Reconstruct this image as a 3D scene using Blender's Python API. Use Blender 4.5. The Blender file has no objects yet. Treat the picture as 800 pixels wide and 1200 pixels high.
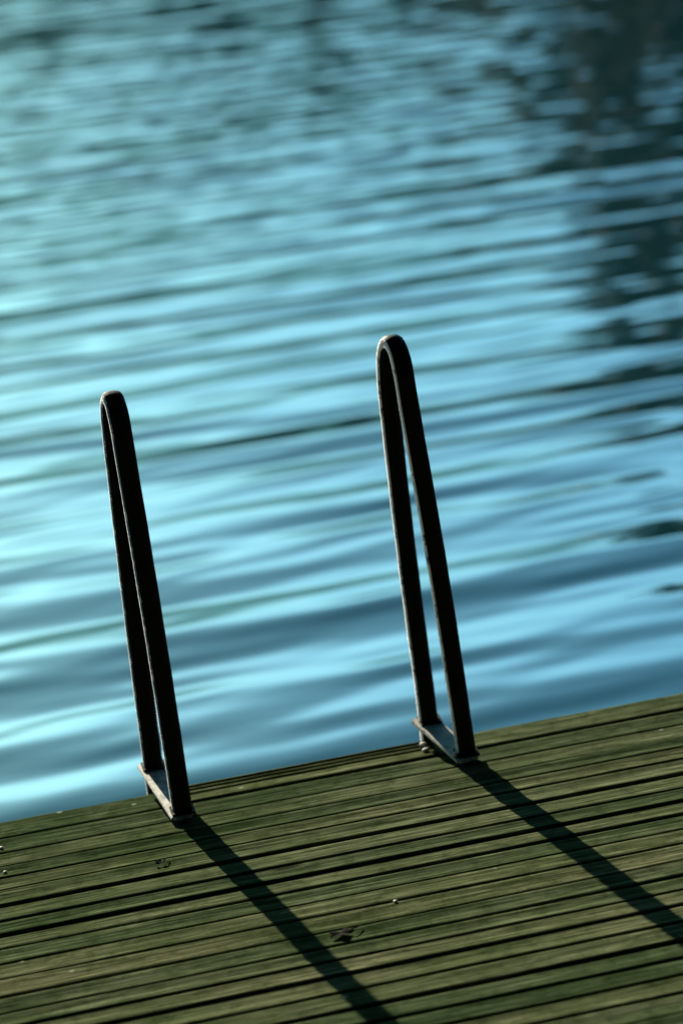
import bpy, bmesh, math, random
import numpy as np
from mathutils import Vector, Matrix
R = math.radians
scene = bpy.context.scene
COL = scene.collection
random.seed(7)

# ------------------------------------------------------------------ helpers
def link(name, bm, mat, parent=None, smooth=False):
    me = bpy.data.meshes.new(name)
    bmesh.ops.recalc_face_normals(bm, faces=bm.faces[:])
    bm.to_mesh(me); bm.free()
    if smooth:
        me.polygons.foreach_set('use_smooth', [True] * len(me.polygons))
    if mat: me.materials.append(mat)
    o = bpy.data.objects.new(name, me)
    COL.objects.link(o)
    if parent: o.parent = parent
    return o

def tag(o, label=None, cat=None, group=None, kind=None):
    if label: o['label'] = label
    if cat: o['category'] = cat
    if group: o['group'] = group
    if kind: o['kind'] = kind
    return o

def empty(name, loc):
    o = bpy.data.objects.new(name, None)
    o.empty_display_size = 0.1
    COL.objects.link(o); o.location = loc
    return o

def material(name):
    m = bpy.data.materials.new(name); m.use_nodes = True
    nt = m.node_tree
    b = nt.nodes['Principled BSDF']
    return m, nt, b

def N(nt, typ, **kw):
    n = nt.nodes.new(typ)
    for k, v in kw.items():
        if k in n.inputs: n.inputs[k].default_value = v
        else: setattr(n, k, v)
    return n

def ramp(nt, stops, interp='LINEAR'):
    n = nt.nodes.new('ShaderNodeValToRGB')
    n.color_ramp.interpolation = interp
    e = n.color_ramp.elements
    while len(e) < len(stops): e.new(0.5)
    for i, (p, c) in enumerate(stops):
        e[i].position = p
        e[i].color = (c, c, c, 1) if isinstance(c, (int, float)) else (*c, 1)
    return n

def mapping(nt, scale, coord='Object', rot=(0, 0, 0)):
    tc = nt.nodes.new('ShaderNodeTexCoord')
    mp = nt.nodes.new('ShaderNodeMapping')
    mp.inputs['Scale'].default_value = scale
    mp.inputs['Rotation'].default_value = rot
    nt.links.new(tc.outputs[coord], mp.inputs[0])
    return mp

def mix(nt, kind, fac, a, b):
    n = nt.nodes.new('ShaderNodeMix'); n.data_type = 'RGBA'; n.blend_type = kind
    for sock, v in ((n.inputs[0], fac), (n.inputs[6], a), (n.inputs[7], b)):
        if hasattr(v, 'links'): nt.links.new(v, sock)
        elif isinstance(v, (int, float)): sock.default_value = v
        else: sock.default_value = (*v, 1)
    return n.outputs[2]

# ------------------------------------------------------------------ camera
YAW, PITCH, ROLL = 11.7592, 17.8769, 5.8874
CAM = Vector((-0.7079, -3.9152, 1.7456))
al, p, ro = R(YAW), R(PITCH), R(ROLL)
fw = Vector((math.sin(al) * math.cos(p), math.cos(al) * math.cos(p), -math.sin(p)))
r0 = Vector((math.cos(al), -math.sin(al), 0)); u0 = r0.cross(fw)
X = math.cos(ro) * r0 - math.sin(ro) * u0
Y = math.sin(ro) * r0 + math.cos(ro) * u0
cd = bpy.data.cameras.new('camera')
cam = bpy.data.objects.new('camera', cd); COL.objects.link(cam)
M3 = Matrix((X, Y, -fw)).transposed()
cam.matrix_world = Matrix.Translation(CAM) @ M3.to_4x4()
cd.sensor_fit = 'VERTICAL'; cd.sensor_height = 36; cd.sensor_width = 24; cd.lens = 85
cd.clip_start = 0.05; cd.clip_end = 6000
cd.dof.use_dof = True
cd.dof.focus_distance = 3.95
cd.dof.aperture_fstop = 2.3
cd.dof.aperture_blades = 0
scene.camera = cam

# ------------------------------------------------------------------ light
SUN_AZ = -10.3      # degrees from +Y towards +X
SUN_EL = 23.0
sd = bpy.data.lights.new('sun', 'SUN')
sd.energy = 5.0; sd.angle = R(0.53); sd.color = (1.0, 0.92, 0.76)
sun = bpy.data.objects.new('sun', sd); COL.objects.link(sun)
sdir = Vector((math.sin(R(SUN_AZ)) * math.cos(R(SUN_EL)), math.cos(R(SUN_AZ)) * math.cos(R(SUN_EL)), math.sin(R(SUN_EL))))
sun.rotation_euler = sdir.to_track_quat('Z', 'Y').to_euler()

w = bpy.data.worlds.new('World'); scene.world = w; w.use_nodes = True
nt = w.node_tree; bg = nt.nodes['Background']
sky = nt.nodes.new('ShaderNodeTexSky'); sky.sky_type = 'NISHITA'; sky.sun_disc = False
sky.sun_elevation = R(SUN_EL); sky.sun_rotation = R(SUN_AZ)
sky.air_density = 1.0; sky.dust_density = 0.6; sky.ozone_density = 3.0; sky.altitude = 0
tint = mix(nt, 'MULTIPLY', 1.0, sky.outputs[0], (0.56, 1.03, 0.97))
sp = nt.nodes.new('ShaderNodeSeparateXYZ')
tcw = nt.nodes.new('ShaderNodeTexCoord'); nt.links.new(tcw.outputs['Generated'], sp.inputs[0])
zr = ramp(nt, [(0.0, (0.09, 0.12, 0.11)), (0.15, (0.12, 0.16, 0.15)), (0.21, (0.25, 0.30, 0.29)), (0.26, (1.08, 1.10, 1.08)), (0.32, (0.92, 0.96, 0.98)), (0.38, (0.44, 0.49, 0.51)), (0.53, (0.22, 0.27, 0.28)), (0.80, (0.05, 0.06, 0.07))])
nt.links.new(sp.outputs['Z'], zr.inputs[0])
tint = mix(nt, 'MULTIPLY', 1.0, tint, zr.outputs[0])
# dimming added to the sky behind the camera, cuts fill on deck and rails
mr = N(nt, 'ShaderNodeMapRange'); nt.links.new(sp.outputs['Y'], mr.inputs['Value'])
mr.inputs['From Min'].default_value = -0.2; mr.inputs['From Max'].default_value = 0.4
mr.inputs['To Min'].default_value = 0.035; mr.inputs['To Max'].default_value = 1.0
tint = mix(nt, 'MULTIPLY', 1.0, tint, mr.outputs[0])
nt.links.new(tint, bg.inputs[0]); bg.inputs[1].default_value = 0.15

scene.view_settings.view_transform = 'Standard'
scene.view_settings.look = 'None'
scene.view_settings.exposure = 0.92
scene.view_settings.gamma = 1.0
scene.view_settings.use_curve_mapping = False

# ------------------------------------------------------------------ materials
# weathered, algae-green decking
m_wood, nt, b = material('weathered_wood')
g1 = N(nt, 'ShaderNodeTexNoise', Scale=1.0, Detail=8.0, Roughness=0.65)
mp = mapping(nt, (7, 170, 60)); nt.links.new(mp.outputs[0], g1.inputs['Vector']); g1.inputs['Distortion'].default_value = 0.6
g2 = N(nt, 'ShaderNodeTexNoise', Scale=1.0, Detail=5.0, Roughness=0.6)
mp2 = mapping(nt, (2.2, 9, 9)); nt.links.new(mp2.outputs[0], g2.inputs['Vector'])
g3 = N(nt, 'ShaderNodeTexNoise', Scale=260.0, Detail=3.0)
tc = nt.nodes.new('ShaderNodeTexCoord'); nt.links.new(tc.outputs['Object'], g3.inputs['Vector'])
att = nt.nodes.new('ShaderNodeAttribute'); att.attribute_name = 'board'
c1 = ramp(nt, [(0.30, (0.021, 0.030, 0.016)), (0.50, (0.071, 0.083, 0.049)), (0.68, (0.190, 0.200, 0.134))])
nt.links.new(g1.outputs[0], c1.inputs[0])
c2 = ramp(nt, [(0.30, (0.50, 0.66, 0.48)), (0.62, (1.0, 1.0, 0.95))])
nt.links.new(g2.outputs[0], c2.inputs[0])
k = mix(nt, 'MULTIPLY', 1.0, c1.outputs[0], c2.outputs[0])
c3 = ramp(nt, [(0.0, (0.60, 0.72, 0.60)), (0.5, (0.95, 1.0, 0.9)), (1.0, (1.35, 1.22, 1.10))])
nt.links.new(att.outputs['Fac'], c3.inputs[0])
k = mix(nt, 'MULTIPLY', 1.0, k, c3.outputs[0])
# knots
vor = N(nt, 'ShaderNodeTexVoronoi', Scale=1.0); vor.feature = 'F1'
mpv = mapping(nt, (3.2, 13, 1)); nt.links.new(mpv.outputs[0], vor.inputs['Vector'])
kr = ramp(nt, [(0.05, 0.30), (0.11, 1.0)])
nt.links.new(vor.outputs['Distance'], kr.inputs[0])
k = mix(nt, 'MULTIPLY', 0.85, k, kr.outputs[0])
# fine dirt, and sparse pale flecks of lichen and droppings
d1 = N(nt, 'ShaderNodeTexNoise', Scale=34.0, Detail=7.0, Roughness=0.75); nt.links.new(tc.outputs['Object'], d1.inputs['Vector'])
dr = ramp(nt, [(0.36, (0.45, 0.52, 0.42)), (0.52, 1.0)]); nt.links.new(d1.outputs[0], dr.inputs[0])
k = mix(nt, 'MULTIPLY', 0.8, k, dr.outputs[0])
v2 = N(nt, 'ShaderNodeTexVoronoi', Scale=1.0); mv2 = mapping(nt, (16, 24, 3)); nt.links.new(mv2.outputs[0], v2.inputs['Vector'])
sepc = nt.nodes.new('ShaderNodeSeparateColor'); nt.links.new(v2.outputs['Color'], sepc.inputs[0])
gate = N(nt, 'ShaderNodeMath', operation='GREATER_THAN'); nt.links.new(sepc.outputs[0], gate.inputs[0]); gate.inputs[1].default_value = 0.80
fr = ramp(nt, [(0.05, 1.0), (0.10, 0.0)]); nt.links.new(v2.outputs['Distance'], fr.inputs[0])
fm = N(nt, 'ShaderNodeMath', operation='MULTIPLY'); nt.links.new(gate.outputs[0], fm.inputs[0]); nt.links.new(fr.outputs[0], fm.inputs[1])
fm2 = N(nt, 'ShaderNodeMath', operation='MULTIPLY'); nt.links.new(fm.outputs[0], fm2.inputs[0]); fm2.inputs[1].default_value = 0.6
k = mix(nt, 'MIX', fm2.outputs[0], k, (0.42, 0.46, 0.36))
nt.links.new(k, b.inputs['Base Color'])
b.inputs['Roughness'].default_value = 0.72
b.inputs['Specular IOR Level'].default_value = 0.0
bp = N(nt, 'ShaderNodeBump', Strength=0.55, Distance=0.0022); nt.links.new(g1.outputs[0], bp.inputs['Height'])
bp2 = N(nt, 'ShaderNodeBump', Strength=0.35, Distance=0.0009)
nt.links.new(g3.outputs[0], bp2.inputs['Height']); nt.links.new(bp.outputs[0], bp2.inputs['Normal'])
nt.links.new(bp2.outputs[0], b.inputs['Normal'])

m_beam, nt, b = material('dark_timber')
b.inputs['Base Color'].default_value = (0.035, 0.035, 0.02, 1); b.inputs['Roughness'].default_value = 0.85

# dark painted tube
m_rail, nt, b = material('dark_painted_steel')
n1 = N(nt, 'ShaderNodeTexNoise', Scale=26.0, Detail=4.0, Roughness=0.6)
n2 = N(nt, 'ShaderNodeTexNoise', Scale=1.0, Detail=3.0)
mpr = mapping(nt, (60, 60, 170)); nt.links.new(mpr.outputs[0], n2.inputs['Vector'])
tc = nt.nodes.new('ShaderNodeTexCoord'); nt.links.new(tc.outputs['Object'], n1.inputs['Vector'])
cr = ramp(nt, [(0.50, (0.0012, 0.0015, 0.0014)), (0.66, (0.005, 0.004, 0.003))]); nt.links.new(n1.outputs[0], cr.inputs[0])
nt.links.new(cr.outputs[0], b.inputs['Base Color'])
rr = ramp(nt, [(0.40, 0.28), (0.62, 0.75)]); nt.links.new(n1.outputs[0], rr.inputs[0])
nt.links.new(rr.outputs[0], b.inputs['Roughness'])
b.inputs['Metallic'].default_value = 0.0
b.inputs['Specular IOR Level'].default_value = 0.15
bp = N(nt, 'ShaderNodeBump', Strength=0.5, Distance=0.0016); nt.links.new(n1.outputs[0], bp.inputs['Height'])
bq = N(nt, 'ShaderNodeBump', Strength=0.8, Distance=0.0015); nt.links.new(n2.outputs[0], bq.inputs['Height'])
nt.links.new(bp.outputs[0], bq.inputs['Normal']); nt.links.new(bq.outputs[0], b.inputs['Normal'])

def glint_edge(amount):
    """narrow left side of the bar: sun glints painted in pale, broken like chipped paint"""
    m, nt, b = material('painted_glint_edge')
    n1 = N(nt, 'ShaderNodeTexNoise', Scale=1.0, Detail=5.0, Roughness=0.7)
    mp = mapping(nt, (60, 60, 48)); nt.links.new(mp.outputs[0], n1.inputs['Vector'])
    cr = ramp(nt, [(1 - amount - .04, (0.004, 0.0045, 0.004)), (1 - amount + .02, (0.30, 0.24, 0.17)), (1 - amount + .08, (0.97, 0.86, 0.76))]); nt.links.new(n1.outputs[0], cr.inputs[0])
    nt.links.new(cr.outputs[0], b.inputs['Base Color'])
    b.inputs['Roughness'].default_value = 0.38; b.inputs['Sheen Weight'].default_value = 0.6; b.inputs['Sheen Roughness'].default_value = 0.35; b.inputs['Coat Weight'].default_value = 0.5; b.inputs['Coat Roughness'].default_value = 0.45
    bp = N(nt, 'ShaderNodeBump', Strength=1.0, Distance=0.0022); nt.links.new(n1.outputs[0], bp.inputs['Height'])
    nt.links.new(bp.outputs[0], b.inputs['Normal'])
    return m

# galvanised base plate
m_plate, nt, b = material('galvanised_steel')
n1 = N(nt, 'ShaderNodeTexNoise', Scale=70.0, Detail=5.0, Roughness=0.65)
tc = nt.nodes.new('ShaderNodeTexCoord'); nt.links.new(tc.outputs['Object'], n1.inputs['Vector'])
cr = ramp(nt, [(0.32, (0.22, 0.21, 0.17)), (0.6, (0.60, 0.58, 0.50))]); nt.links.new(n1.outputs[0], cr.inputs[0])
nt.links.new(cr.outputs[0], b.inputs['Base Color'])
b.inputs['Metallic'].default_value = 0.1; b.inputs['Roughness'].default_value = 0.5
bp = N(nt, 'ShaderNodeBump', Strength=0.3, Distance=0.0008); nt.links.new(n1.outputs[0], bp.inputs['Height'])
nt.links.new(bp.outputs[0], b.inputs['Normal'])

m_bolt, nt, b = material('bolt_steel')
b.inputs['Base Color'].default_value = (0.5, 0.5, 0.46, 1); b.inputs['Metallic'].default_value = 0.8; b.inputs['Roughness'].default_value = 0.35

m_pebble, nt, b = material('pale_stone')
n1 = N(nt, 'ShaderNodeTexNoise', Scale=180.0, Detail=3.0)
cr = ramp(nt, [(0.3, (0.35, 0.34, 0.3)), (0.7, (0.62, 0.6, 0.55))]); nt.links.new(n1.outputs[0], cr.inputs[0])
nt.links.new(cr.outputs[0], b.inputs['Base Color']); b.inputs['Roughness'].default_value = 0.6

m_dead, nt, b = material('dead_leaf')
n1 = N(nt, 'ShaderNodeTexNoise', Scale=120.0, Detail=3.0)
cr = ramp(nt, [(0.3, (0.003, 0.003, 0.002)), (0.7, (0.012, 0.009, 0.006))]); nt.links.new(n1.outputs[0], cr.inputs[0])
nt.links.new(cr.outputs[0], b.inputs['Base Color']); b.inputs['Roughness'].default_value = 0.9; b.inputs['Specular IOR Level'].default_value = 0.05

# water
m_water, nt, b = material('lake_water')
b.inputs['Base Color'].default_value = (0.004, 0.030, 0.040, 1)
b.inputs['Roughness'].default_value = 0.045
b.inputs['IOR'].default_value = 3.6
b.inputs['Specular IOR Level'].default_value = 0.5
n1 = N(nt, 'ShaderNodeTexNoise', Scale=1.0, Detail=2.0, Roughness=0.5)
mp = mapping(nt, (1.6, 9.0, 1.0)); nt.links.new(mp.outputs[0], n1.inputs['Vector'])
bp = N(nt, 'ShaderNodeBump', Strength=0.25, Distance=0.004); nt.links.new(n1.outputs[0], bp.inputs['Height'])
nt.links.new(bp.outputs[0], b.inputs['Normal'])

m_leaf, nt, b = material('foliage')
oi = nt.nodes.new('ShaderNodeTexCoord')
n1 = N(nt, 'ShaderNodeTexNoise', Scale=0.35, Detail=3.0); nt.links.new(oi.outputs['Object'], n1.inputs['Vector'])
cr = ramp(nt, [(0.35, (0.020, 0.035, 0.010)), (0.65, (0.060, 0.085, 0.022))]); nt.links.new(n1.outputs[0], cr.inputs[0])
nt.links.new(cr.outputs[0], b.inputs['Base Color']); b.inputs['Roughness'].default_value = 0.7
b.inputs['Specular IOR Level'].default_value = 0.2

m_ground, nt, b = material('bank_soil')
n1 = N(nt, 'ShaderNodeTexNoise', Scale=0.2, Detail=5.0)
cr = ramp(nt, [(0.35, (0.03, 0.04, 0.015)), (0.65, (0.07, 0.075, 0.03))]); nt.links.new(n1.outputs[0], cr.inputs[0])
nt.links.new(cr.outputs[0], b.inputs['Base Color']); b.inputs['Roughness'].default_value = 0.95

# ------------------------------------------------------------------ dock
WATER_Z = -0.45
dock = empty('dock', (0, 0, -0.05))
tag(dock, 'weathered green wooden dock of narrow slats at the edge of the lake', 'dock')

def slat(bm, lay, x0, x1, y0, y1, z, tilt, var, grooves=0, seed=0):
    """one board, y0 = water side, y1 = camera side; rounded long edges, slight cup, wandering edges"""
    rnd = random.Random(seed)
    wd = y0 - y1; cup = rnd.uniform(.0002, .0015); rr_ = rnd.uniform(.0010, .0021)
    prof = []
    nn = 14 if not grooves else 40
    for i in range(nn + 1):
        t = i / nn
        e = min(t, 1 - t) * wd
        drop = 0 if e > rr_ else rr_ - math.sqrt(max(0, rr_ * rr_ - (rr_ - e) ** 2))
        h = -drop - cup * math.cos((t - 0.5) * 6.283)
        if grooves:
            for gpos in grooves:
                d = abs(t * wd - gpos)
                if d < 0.0035: h -= 0.006 * (1 - (d / 0.0035) ** 2)
        prof.append((y0 - t * wd, h + tilt * (t - 0.5) * wd))
    nx = max(2, int((x1 - x0) / (0.03 if y0 == 0.0 else 0.12)))
    ph = rnd.random() * 9; am = 0.0004
    rows = []
    TH = 0.032
    for i in range(nx + 1):
        xx = x0 + (x1 - x0) * i / nx
        dy = am * (math.sin(xx * 3.1 + ph) + 0.6 * math.sin(xx * 7.7 + ph * 2))
        dz = 0.0008 * math.sin(xx * 2.3 + ph * 1.7)
        if y0 == 0.0: dy += rnd.uniform(-.0009, .0006)
        row = [bm.verts.new((xx, y + dy, z + h + dz)) for y, h in prof]
        row.append(bm.verts.new((xx, y1 + dy, z - TH))); row.append(bm.verts.new((xx, y0 + dy, z - TH)))
        rows.append(row)
    n = len(rows[0])
    for i in range(nx):
        for j in range(n):
            f = bm.faces.new((rows[i][j], rows[i][(j + 1) % n], rows[i + 1][(j + 1) % n], rows[i + 1][j]))
            f[lay] = var; f.smooth = j < n - 3
    for rw in (rows[0], rows[-1][::-1]):
        f = bm.faces.new(rw); f[lay] = var

bm = bmesh.new(); lay = bm.faces.layers.float.new('board')
rnd = random.Random(3)
slat(bm, lay, -6.0, -0.262, 0.0, -0.072, 0, 0.02, 0.45, seed=1)
slat(bm, lay, -0.259, 0.222, 0.0, -0.070, 0, 0.0, 0.85, grooves=(0.009, 0.021, 0.034), seed=2)
slat(bm, lay, 0.225, 6.0, 0.0, -0.072, 0.0005, 0.03, 0.55, seed=3)
seq = [(.057, .0012), (.055, .0002), (.045, .0002), (.044, .0002), (.057, .0050), (.053, .0002), (.048, .0003), (.047, .0038), (.050, .0002), (.052, .0002),
       (.054, .0032), (.048, .004), (.044, .0002), (.046, .0002), (.053, .0034), (.050, .0035), (.046, .004), (.044, .0035)]
y = -0.072 - 0.0055
i = 0
while y > -5.2:
    pw, gp = seq[i % len(seq)] if i < len(seq) else (rnd.uniform(.044, .056), rnd.choice((.0002, .0003, .0002, .0032)))
    wd = pw - 0.0016
    var = rnd.random()
    tilt = rnd.gauss(0.020, 0.028)       # dy towards camera raises
    slat(bm, lay, -6.0 + rnd.uniform(-.02, .02), 6.0, y, y - wd, rnd.gauss(0, 0.0004), tilt, var, seed=50 + i)
    y -= wd + gp
    i += 1
Y_END = y
bmesh.ops.translate(bm, verts=bm.verts[:], vec=(0, 0, 0.05))
link('decking', bm, m_wood, dock)

def box(bm, x0, x1, y0, y1, z0, z1):
    vs = [bm.verts.new((x, y, z)) for z in (z0, z1) for y in (y0, y1) for x in (x0, x1)]
    for f in ((0, 1, 3, 2), (4, 6, 7, 5), (0, 4, 5, 1), (2, 3, 7, 6), (0, 2, 6, 4), (1, 5, 7, 3)):
        bm.faces.new([vs[i] for i in f])

for yy in (-0.075, -1.2, -2.4, -3.6, -4.8):
    bm = bmesh.new(); box(bm, -5.9, 5.9, yy - 0.03, yy + 0.03, -0.20, 0.016)
    bmesh.ops.bevel(bm, geom=bm.edges[:], offset=0.004, segments=2, affect='EDGES')
    link('beam', bm, m_beam, dock)
for xx in (-5, -2.6, 2.6, 5):
    for yy in (-0.20, -2.5):
        bm = bmesh.new()
        bmesh.ops.create_cone(bm, cap_ends=True, segments=20, radius1=.075, radius2=.07, depth=2.2)
        bmesh.ops.translate(bm, verts=bm.verts[:], vec=(xx, yy, -1.12))
        link('pile', bm, m_beam, dock, smooth=True)

# ------------------------------------------------------------------ ladder
ladder = empty('swim_ladder', (0, 0, 0))
tag(ladder, 'dark metal swimming ladder with two tall narrow looped handrails bolted to the dock edge', 'ladder')

def sweep(pts, rad, seg=24, cap=True, section=None):
    """section: list of (along x, across, is_side) for a bar, else a round tube"""
    bm = bmesh.new(); P = [Vector(q) for q in pts]
    T = [(P[min(i + 1, len(P) - 1)] - P[max(i - 1, 0)]).normalized() for i in range(len(P))]
    up = Vector((1, 0, 0)); rings = []
    sec = section or [(math.cos(2 * math.pi * k / seg), math.sin(2 * math.pi * k / seg), 0) for k in range(seg)]
    seg = len(sec)
    for i, q in enumerate(P):
        if section: up = Vector((1, 0, 0))
        n = (up - T[i] * up.dot(T[i])).normalized(); c = T[i].cross(n)
        r_ = rad[i] if isinstance(rad, list) else rad
        rings.append([bm.verts.new(q + (n * a_ + c * b_) * r_) for a_, b_, _ in sec])
        up = n
    for a, b_ in zip(rings, rings[1:]):
        for k in range(seg):
            f = bm.faces.new((a[k], a[(k + 1) % seg], b_[(k + 1) % seg], b_[k]))
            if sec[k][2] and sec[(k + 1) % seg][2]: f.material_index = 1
    if cap:
        bm.faces.new(rings[0][::-1]); bm.faces.new(rings[-1])
    return bm

def bar_section(w, d, ex=2.4, n=40):
    """rounded oval tube section; flag 1 marks the narrow side on -x where sun glints are painted in"""
    out = []
    for i in range(n):
        a = 2 * math.pi * i / n
        c, q = math.cos(a), math.sin(a)
        x_ = w / 2 * math.copysign(abs(c) ** (2 / ex), c); y_ = d / 2 * math.copysign(abs(q) ** (2 / ex), q)
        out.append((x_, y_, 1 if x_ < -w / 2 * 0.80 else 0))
    return out

def hairpin(F, B, top, rtop, zf, zb):
    """F/B: foot points (x, y, z); top: centre line apex; legs converge upward and close in a half circle"""
    F, B, top = Vector(F), Vector(B), Vector(top)
    e = (B - F); e.z = 0; e.normalize()
    mid = (F + B) / 2; mid.z = 0
    vr = 0.085; zc = top.z - vr
    c = mid.lerp(top, zc / top.z); c.z = zc
    a1, a2 = c - e * rtop, c + e * rtop
    pts = []
    def leg(p0, p1, n, bow):
        out = []
        for i in range(n):
            t = i / n
            q = p0.lerp(p1, t)
            out.append(q + e * bow * math.sin(math.pi * t))
        return out
    pts += leg(Vector((F.x, F.y, zf)), a1, 26, -0.008)
    for i in range(19):
        a = math.pi - math.pi * i / 18
        pts.append(c + e * rtop * math.cos(a) + Vector((0, 0, 1)) * vr * math.sin(a) ** 0.9)
    lg = leg(B, a2, 26, 0.006); lg.reverse()
    pts += lg
    d = Vector((0.0, 0.01, 0))
    for i in range(1, 9):
        pts.append(Vector((B.x, B.y, B.z)) + Vector((0, 0, zb)) * i / 8 + d * (i / 8))
    for _ in range(5):
        pts = [pts[0]] + [(pts[i - 1] + pts[i] * 2 + pts[i + 1]) / 4 for i in range(1, len(pts) - 1)] + [pts[-1]]
    return pts

BW, BD = 0.0350, 0.0260
specs = [  # foot front, foot back, apex, extra
    ((-0.2499, -0.1272, 0.03), (-0.2716, 0.0362, 0.03), (-0.268, -0.0455, 0.735), 0.033),
    ((0.2633, -0.1111, 0.03), (0.2307, 0.0120, 0.03), (0.2095, -0.0500, 0.758), 0.033),
]
plates = []
for si, (F, B, A, rt) in enumerate(specs):
    pts = hairpin(F, B, A, rt, 0.004, -1.5)
    rng = random.Random(si)
    rad = [1 + 0.010 * math.sin(i * 1.3 + si) + rng.uniform(-.006, .006) for i in range(len(pts))]
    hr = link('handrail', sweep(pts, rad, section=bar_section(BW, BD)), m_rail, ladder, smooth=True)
    hr.data.materials.append(glint_edge(0.47 if si == 0 else 0.60))  # sunlit rim painted as pale flecks on the left edge only
    # base plate, aligned with the rail
    Fv, Bv = Vector((F[0], F[1], 0)), Vector((B[0], B[1], 0))
    e = (Bv - Fv).normalized(); s = Vector((e.y, -e.x, 0))      # s points to +x
    rot = Matrix((s, e, Vector((0, 0, 1)))).transposed().to_4x4()
    L = (Bv - Fv).length
    bm = bmesh.new()
    box(bm, (-0.0255, -0.029)[si], 0.0165, -0.021, L + 0.022, -0.0030, 0.0030)
    # turned-down outer lip on the left side
    bmesh.ops.bevel(bm, geom=[ed for ed in bm.edges if abs(ed.verts[0].co.z - ed.verts[1].co.z) > .004], offset=0.006, segments=3, affect='EDGES')
    bmesh.ops.bevel(bm, geom=[ed for ed in bm.edges if abs(ed.verts[0].co.z - ed.verts[1].co.z) < .0001 and len(ed.link_faces) == 2 and ed.calc_face_angle(0) > 1.0], offset=0.0012, segments=2, affect='EDGES')
    Mx = Matrix.Translation(Fv + Vector((0, 0, 0.0105))) @ rot @ Matrix.Rotation(math.atan2(0.021, L), 4, 'X')
    bmesh.ops.transform(bm, matrix=Mx, verts=bm.verts[:])
    pl = link('base_plate', bm, m_plate, ladder)
    # collars where the tube meets the plate, bolts, spacers
    for q in (0.0, L):
        bm = bmesh.new()
        g = bmesh.ops.create_cube(bm, size=1)
        bmesh.ops.scale(bm, vec=(BW + .007, BD + .007, .004), verts=bm.verts[:])
        bmesh.ops.rotate(bm, cent=(0, 0, 0), matrix=Matrix.Rotation(-math.atan2(-e.x, e.y), 3, 'Z'), verts=bm.verts[:])
        bmesh.ops.bevel(bm, geom=bm.edges[:], offset=0.0018, segments=3, affect='EDGES')
        bmesh.ops.transform(bm, matrix=Mx @ Matrix.Translation((0, q, 0.0045)), verts=bm.verts[:])
        link('weld_collar', bm, m_rail, pl, smooth=False)
    for bx_, by_ in (() if si == 0 else ((-0.0245, 0.000),)):
        bm = bmesh.new()
        bmesh.ops.create_cone(bm, cap_ends=True, segments=20, radius1=.0062, radius2=.0062, depth=.0014)
        bmesh.ops.translate(bm, verts=bm.verts[:], vec=(0, 0, .0007))
        g = bmesh.ops.create_cone(bm, cap_ends=True, segments=6, radius1=.0046, radius2=.0042, depth=.004)
        bmesh.ops.translate(bm, verts=g['verts'], vec=(0, 0, .0038))
        g = bmesh.ops.create_uvsphere(bm, u_segments=12, v_segments=6, radius=.0032)
        bmesh.ops.scale(bm, vec=(1, 1, .5), verts=g['verts']); bmesh.ops.translate(bm, verts=g['verts'], vec=(0, 0, .0062))
        bmesh.ops.transform(bm, matrix=Mx @ Matrix.Translation((bx_, by_, .0031)), verts=bm.verts[:])
        link('bolt', bm, m_bolt, pl)
    bm = bmesh.new()
    box(bm, -0.012, 0.012, 0.050, 0.088, -0.024, -0.0032)
    bmesh.ops.bevel(bm, geom=bm.edges[:], offset=0.0015, segments=2, affect='EDGES')
    bmesh.ops.transform(bm, matrix=Mx, verts=bm.verts[:])
    link('packer', bm, m_beam, pl)

for k in range(3):
    z = -0.35 - 0.28 * k
    bm = bmesh.new(); box(bm, -0.262, 0.222, -0.012, 0.062, z - .012, z + .012)
    bmesh.ops.bevel(bm, geom=bm.edges[:], offset=0.004, segments=2, affect='EDGES')
    link('step', bm, m_rail, ladder)

# small strap under the right-hand plate at the dock edge
# ------------------------------------------------------------------ small things on the deck
def pebble(loc, size, label, seed):
    bm = bmesh.new(); bmesh.ops.create_icosphere(bm, subdivisions=3, radius=1)
    rg = random.Random(seed); ph = [rg.uniform(0, 6) for _ in range(3)]
    for v in bm.verts:
        c = v.co
        c *= 1 + .10 * math.sin(2.3 * c.x + ph[0]) + .08 * math.sin(3.1 * c.y + ph[1])
        v.co = Vector((c.x * size[0], c.y * size[1], c.z * size[2]))
    bmesh.ops.rotate(bm, cent=(0, 0, 0), matrix=Matrix.Rotation(rg.uniform(0, 3), 3, 'Z'), verts=bm.verts[:])
    o = link('pebble', bm, m_pebble, None, True); o.location = (loc[0], loc[1], size[2] * .85)
    tag(o, label, 'pebble', 'pale pebbles lying on the dock')
    return o
pebble((0.207, -0.020), (.0075, .005, .004), 'pale pebble at the dock edge just left of the right handrail plate, the farther one', 1)
pebble((0.205, -0.046), (.0070, .005, .004), 'pale pebble beside the right handrail plate, the nearer of the two there', 2)
pebble((-0.563, -0.114), (.0042, .0036, .0022), 'tiny pale pebble near the dock edge at the far left of the photo', 3)
pebble((-0.566, -0.212), (.0040, .0034, .0022), 'tiny pale pebble on the slats at the left, one hand nearer than its neighbour', 4)
pebble((0.007, -0.583), (.0032, .0028, .002), 'tiny pale pebble on the slats midway between the two handrail shadows', 5)

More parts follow.
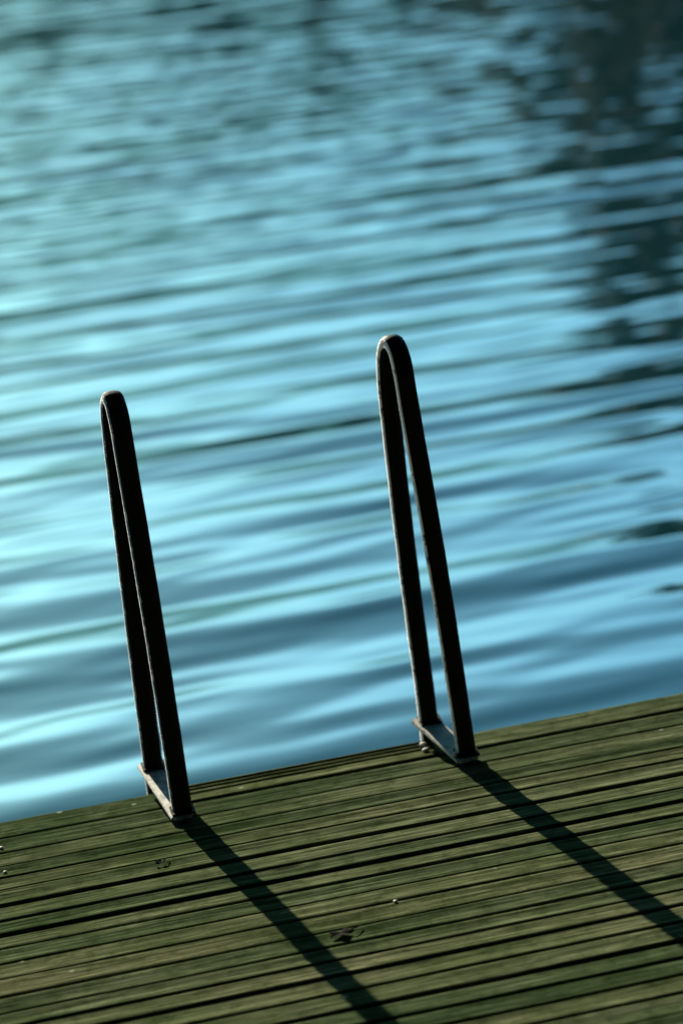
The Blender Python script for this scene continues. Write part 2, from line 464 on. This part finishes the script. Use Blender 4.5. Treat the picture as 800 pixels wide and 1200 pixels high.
def dead_leaf(loc, size, rz, label, seed, lobes):
    rg = random.Random(seed); bm = bmesh.new()
    n = 56; ring = []; th = .0006
    cen = bm.verts.new((0, 0, .004)); cen2 = bm.verts.new((0, 0, .004 - th))
    r2 = []
    for i in range(n):
        a = 2 * math.pi * i / n
        r_ = size * (.70 + .30 * abs(math.cos(a * lobes / 2 + .4)) ** 1.4) * (1 + rg.uniform(-.08, .08))
        xx, yy = r_ * math.cos(a) * 1.35, r_ * math.sin(a) * .75
        z = .002 + .004 * abs(math.sin(a * 1.5 + seed)) * r_ / size
        ring.append(bm.verts.new((xx, yy, z))); r2.append(bm.verts.new((xx, yy, z - th)))
    for i in range(n):
        j = (i + 1) % n
        bm.faces.new((cen, ring[i], ring[j])); bm.faces.new((cen2, r2[j], r2[i]))
        bm.faces.new((ring[i], r2[i], r2[j], ring[j]))
    o = link('dead_leaf', bm, m_dead, None, False)
    st = sweep([(size * 1.1, 0, .006), (size * 1.7, .004, .004), (size * 2.3, .010, .003)], .0009, 8)
    s_ = link('stalk', st, m_dead, o, True)
    o.location = (loc[0], loc[1], 0.001); o.rotation_euler.z = rz
    tag(o, label, 'leaf', 'shrivelled leaves on the dock')
dead_leaf((-0.097, -0.655), .0155, .1, 'black shrivelled leaf on the slats right beside the left handrail shadow', 4, 5)
dead_leaf((-0.319, -0.290), .0075, .1, 'small thin dark leaf scrap on the slats left of the left handrail', 9, 3)

# ------------------------------------------------------------------ water sheet
rs = np.random.RandomState(11)
def axis(segs):
    out = [segs[0][0]]
    for (a, b_, st) in segs:
        n = max(1, int(round((b_ - a) / st)))
        out += list(a + (b_ - a) * (np.arange(1, n + 1) / n))
    return np.array(out)
xs = np.concatenate([[-2500, -900, -300, -100, -40, -15], axis([(-6, -1.5, .06), (-1.5, 7, .03), (7, 13, .07)]), [20, 45, 100, 300, 900, 2500]])
ys = np.concatenate([[-2500, -500, -100, -20], axis([(-6, 0.2, .12), (0.2, 4.5, .013), (4.5, 9, .02), (9, 15, .032), (15, 26, .055), (26, 40, .2)]), [60, 110, 300, 900, 2500]])
GX, GY = np.meshgrid(xs, ys)
Z = np.zeros_like(GX)
def comp(n, lam0, lam1, spread, steep, env=None):
    global Z
    acc = np.zeros_like(GX)
    for _ in range(n):
        lam = math.exp(rs.uniform(math.log(lam0), math.log(lam1)))
        th = rs.normal(0, spread) + R(-2)
        kx, ky = 2 * math.pi / lam * math.sin(th), 2 * math.pi / lam * math.cos(th)
        acc += steep / math.sqrt(n) * lam / (2 * math.pi) * np.sin(kx * GX + ky * GY + rs.uniform(0, 6.283))
    if env is not None: acc *= env
    Z += acc
far = 1 / (1 + np.exp(-(GY - 7.5) / 1.3))
comp(14, .38, .80, R(5.5), .038)
comp(14, .20, .38, R(6), .040)
comp(14, .10, .18, R(6), .024)
comp(24, .22, .60, R(22), .052, far)
comp(24, .11, .24, R(22), .050, far)
fade = np.clip((GX + 6) / 2, 0, 1) * np.clip((13 - GX) / 3, 0, 1) * np.clip((GY + 6) / 3, 0, 1) * np.clip((40 - GY) / 12, 0, 1)
Z = Z * fade + WATER_Z
nx, ny = len(xs), len(ys)
co = np.stack([GX, GY, Z], -1).reshape(-1, 3)
idx = np.arange(nx * ny).reshape(ny, nx)
quads = np.stack([idx[:-1, :-1], idx[:-1, 1:], idx[1:, 1:], idx[1:, :-1]], -1).reshape(-1, 4)
me = bpy.data.meshes.new('water')
me.vertices.add(len(co)); me.vertices.foreach_set('co', co.ravel())
me.loops.add(quads.size); me.loops.foreach_set('vertex_index', quads.ravel().astype(np.int32))
me.polygons.add(len(quads)); me.polygons.foreach_set('loop_start', (np.arange(len(quads)) * 4).astype(np.int32))
me.polygons.foreach_set('use_smooth', np.ones(len(quads), dtype=bool))
me.update(calc_edges=True); me.materials.append(m_water)
water = bpy.data.objects.new('water', me); COL.objects.link(water)
tag(water, kind='structure')

# ------------------------------------------------------------------ far bank and the woods mirrored in the lake
CX, CY = CAM.x, CAM.y
def shore(az):      # distance of the woods and height, by bearing (deg from +Y)
    t = 1 / (1 + math.exp(-(az - 15.9) / 2.4))
    d = 125 * (1 - t) + 62 * t
    h = (17.0 * (1 - t) + 19.0 * t)
    return d, h
bm = bmesh.new(); prev = None
for i in range(181):
    az = -90 + i
    d, h = shore(az)
    s_, c_ = math.sin(R(az)), math.cos(R(az))
    row = [bm.verts.new((CX + s_ * q, CY + c_ * q, z)) for q, z in ((d - 7, WATER_Z - .6), (d - 4, .1), (d + 4, 1.2), (d + 60, 4), (d + 1500, 9))]
    if prev:
        for j in range(4): bm.faces.new((prev[j], prev[j + 1], row[j + 1], row[j]))
    prev = row
tag(link('far_bank', bm, m_ground, None, True), kind='structure')

rw = np.random.RandomState(5)
V, Fc = [], []
def leafcard(c, s, n0):
    ax = Vector(n0).normalized(); t = ax.orthogonal().normalized(); t = Matrix.Rotation(rw.uniform(0, 6.28), 3, ax) @ t; u = ax.cross(t)
    k0 = len(V)
    for a, b_ in ((-1, -.35), (-.1, -.8), (1, -.1), (.35, .7), (-.5, .75)):
        V.append(c + t * a * s + u * b_ * s)
    Fc.append(tuple(range(k0, k0 + 5)))
for i in range(260):
    az = rw.uniform(-50, 75)
    d, h = shore(az)
    d += abs(rw.normal(0, 4)); hh = h * rw.uniform(.82, 1.06)
    bx_, by_ = CX + math.sin(R(az)) * d, CY + math.cos(R(az)) * d
    rad = rw.uniform(2.6, 4.4)
    # trunk
    k0 = len(V)
    for z, r_ in ((0.3, .28), (hh * .75, .10)):
        for a in range(6): V.append(Vector((bx_ + r_ * math.cos(a * 1.047), by_ + r_ * math.sin(a * 1.047), z)))
    for a in range(6): Fc.append((k0 + a, k0 + (a + 1) % 6, k0 + 6 + (a + 1) % 6, k0 + 6 + a))
    for cl in range(26):
        t = rw.uniform(.08, 1)
        rr2 = rad * math.sqrt(max(.05, 1 - (max(0, t - .35) / .68) ** 2)) * rw.uniform(.2, .95)
        a = rw.uniform(0, 6.28)
        cc = Vector((bx_ + rr2 * math.cos(a), by_ + rr2 * math.sin(a), .8 + t * (hh - 1.2)))
        for _ in range(11):
            off = Vector(rw.normal(0, .62, 3))
            leafcard(cc + off, rw.uniform(.35, .75), rw.normal(0, 1, 3))
me = bpy.data.meshes.new('woods'); me.from_pydata([tuple(v) for v in V], [], Fc); me.update(); me.materials.append(m_leaf)
woods = bpy.data.objects.new('woods', me); COL.objects.link(woods); tag(woods, kind='stuff')

scene.cycles.max_bounces = 6
scene.cycles.use_denoising = True
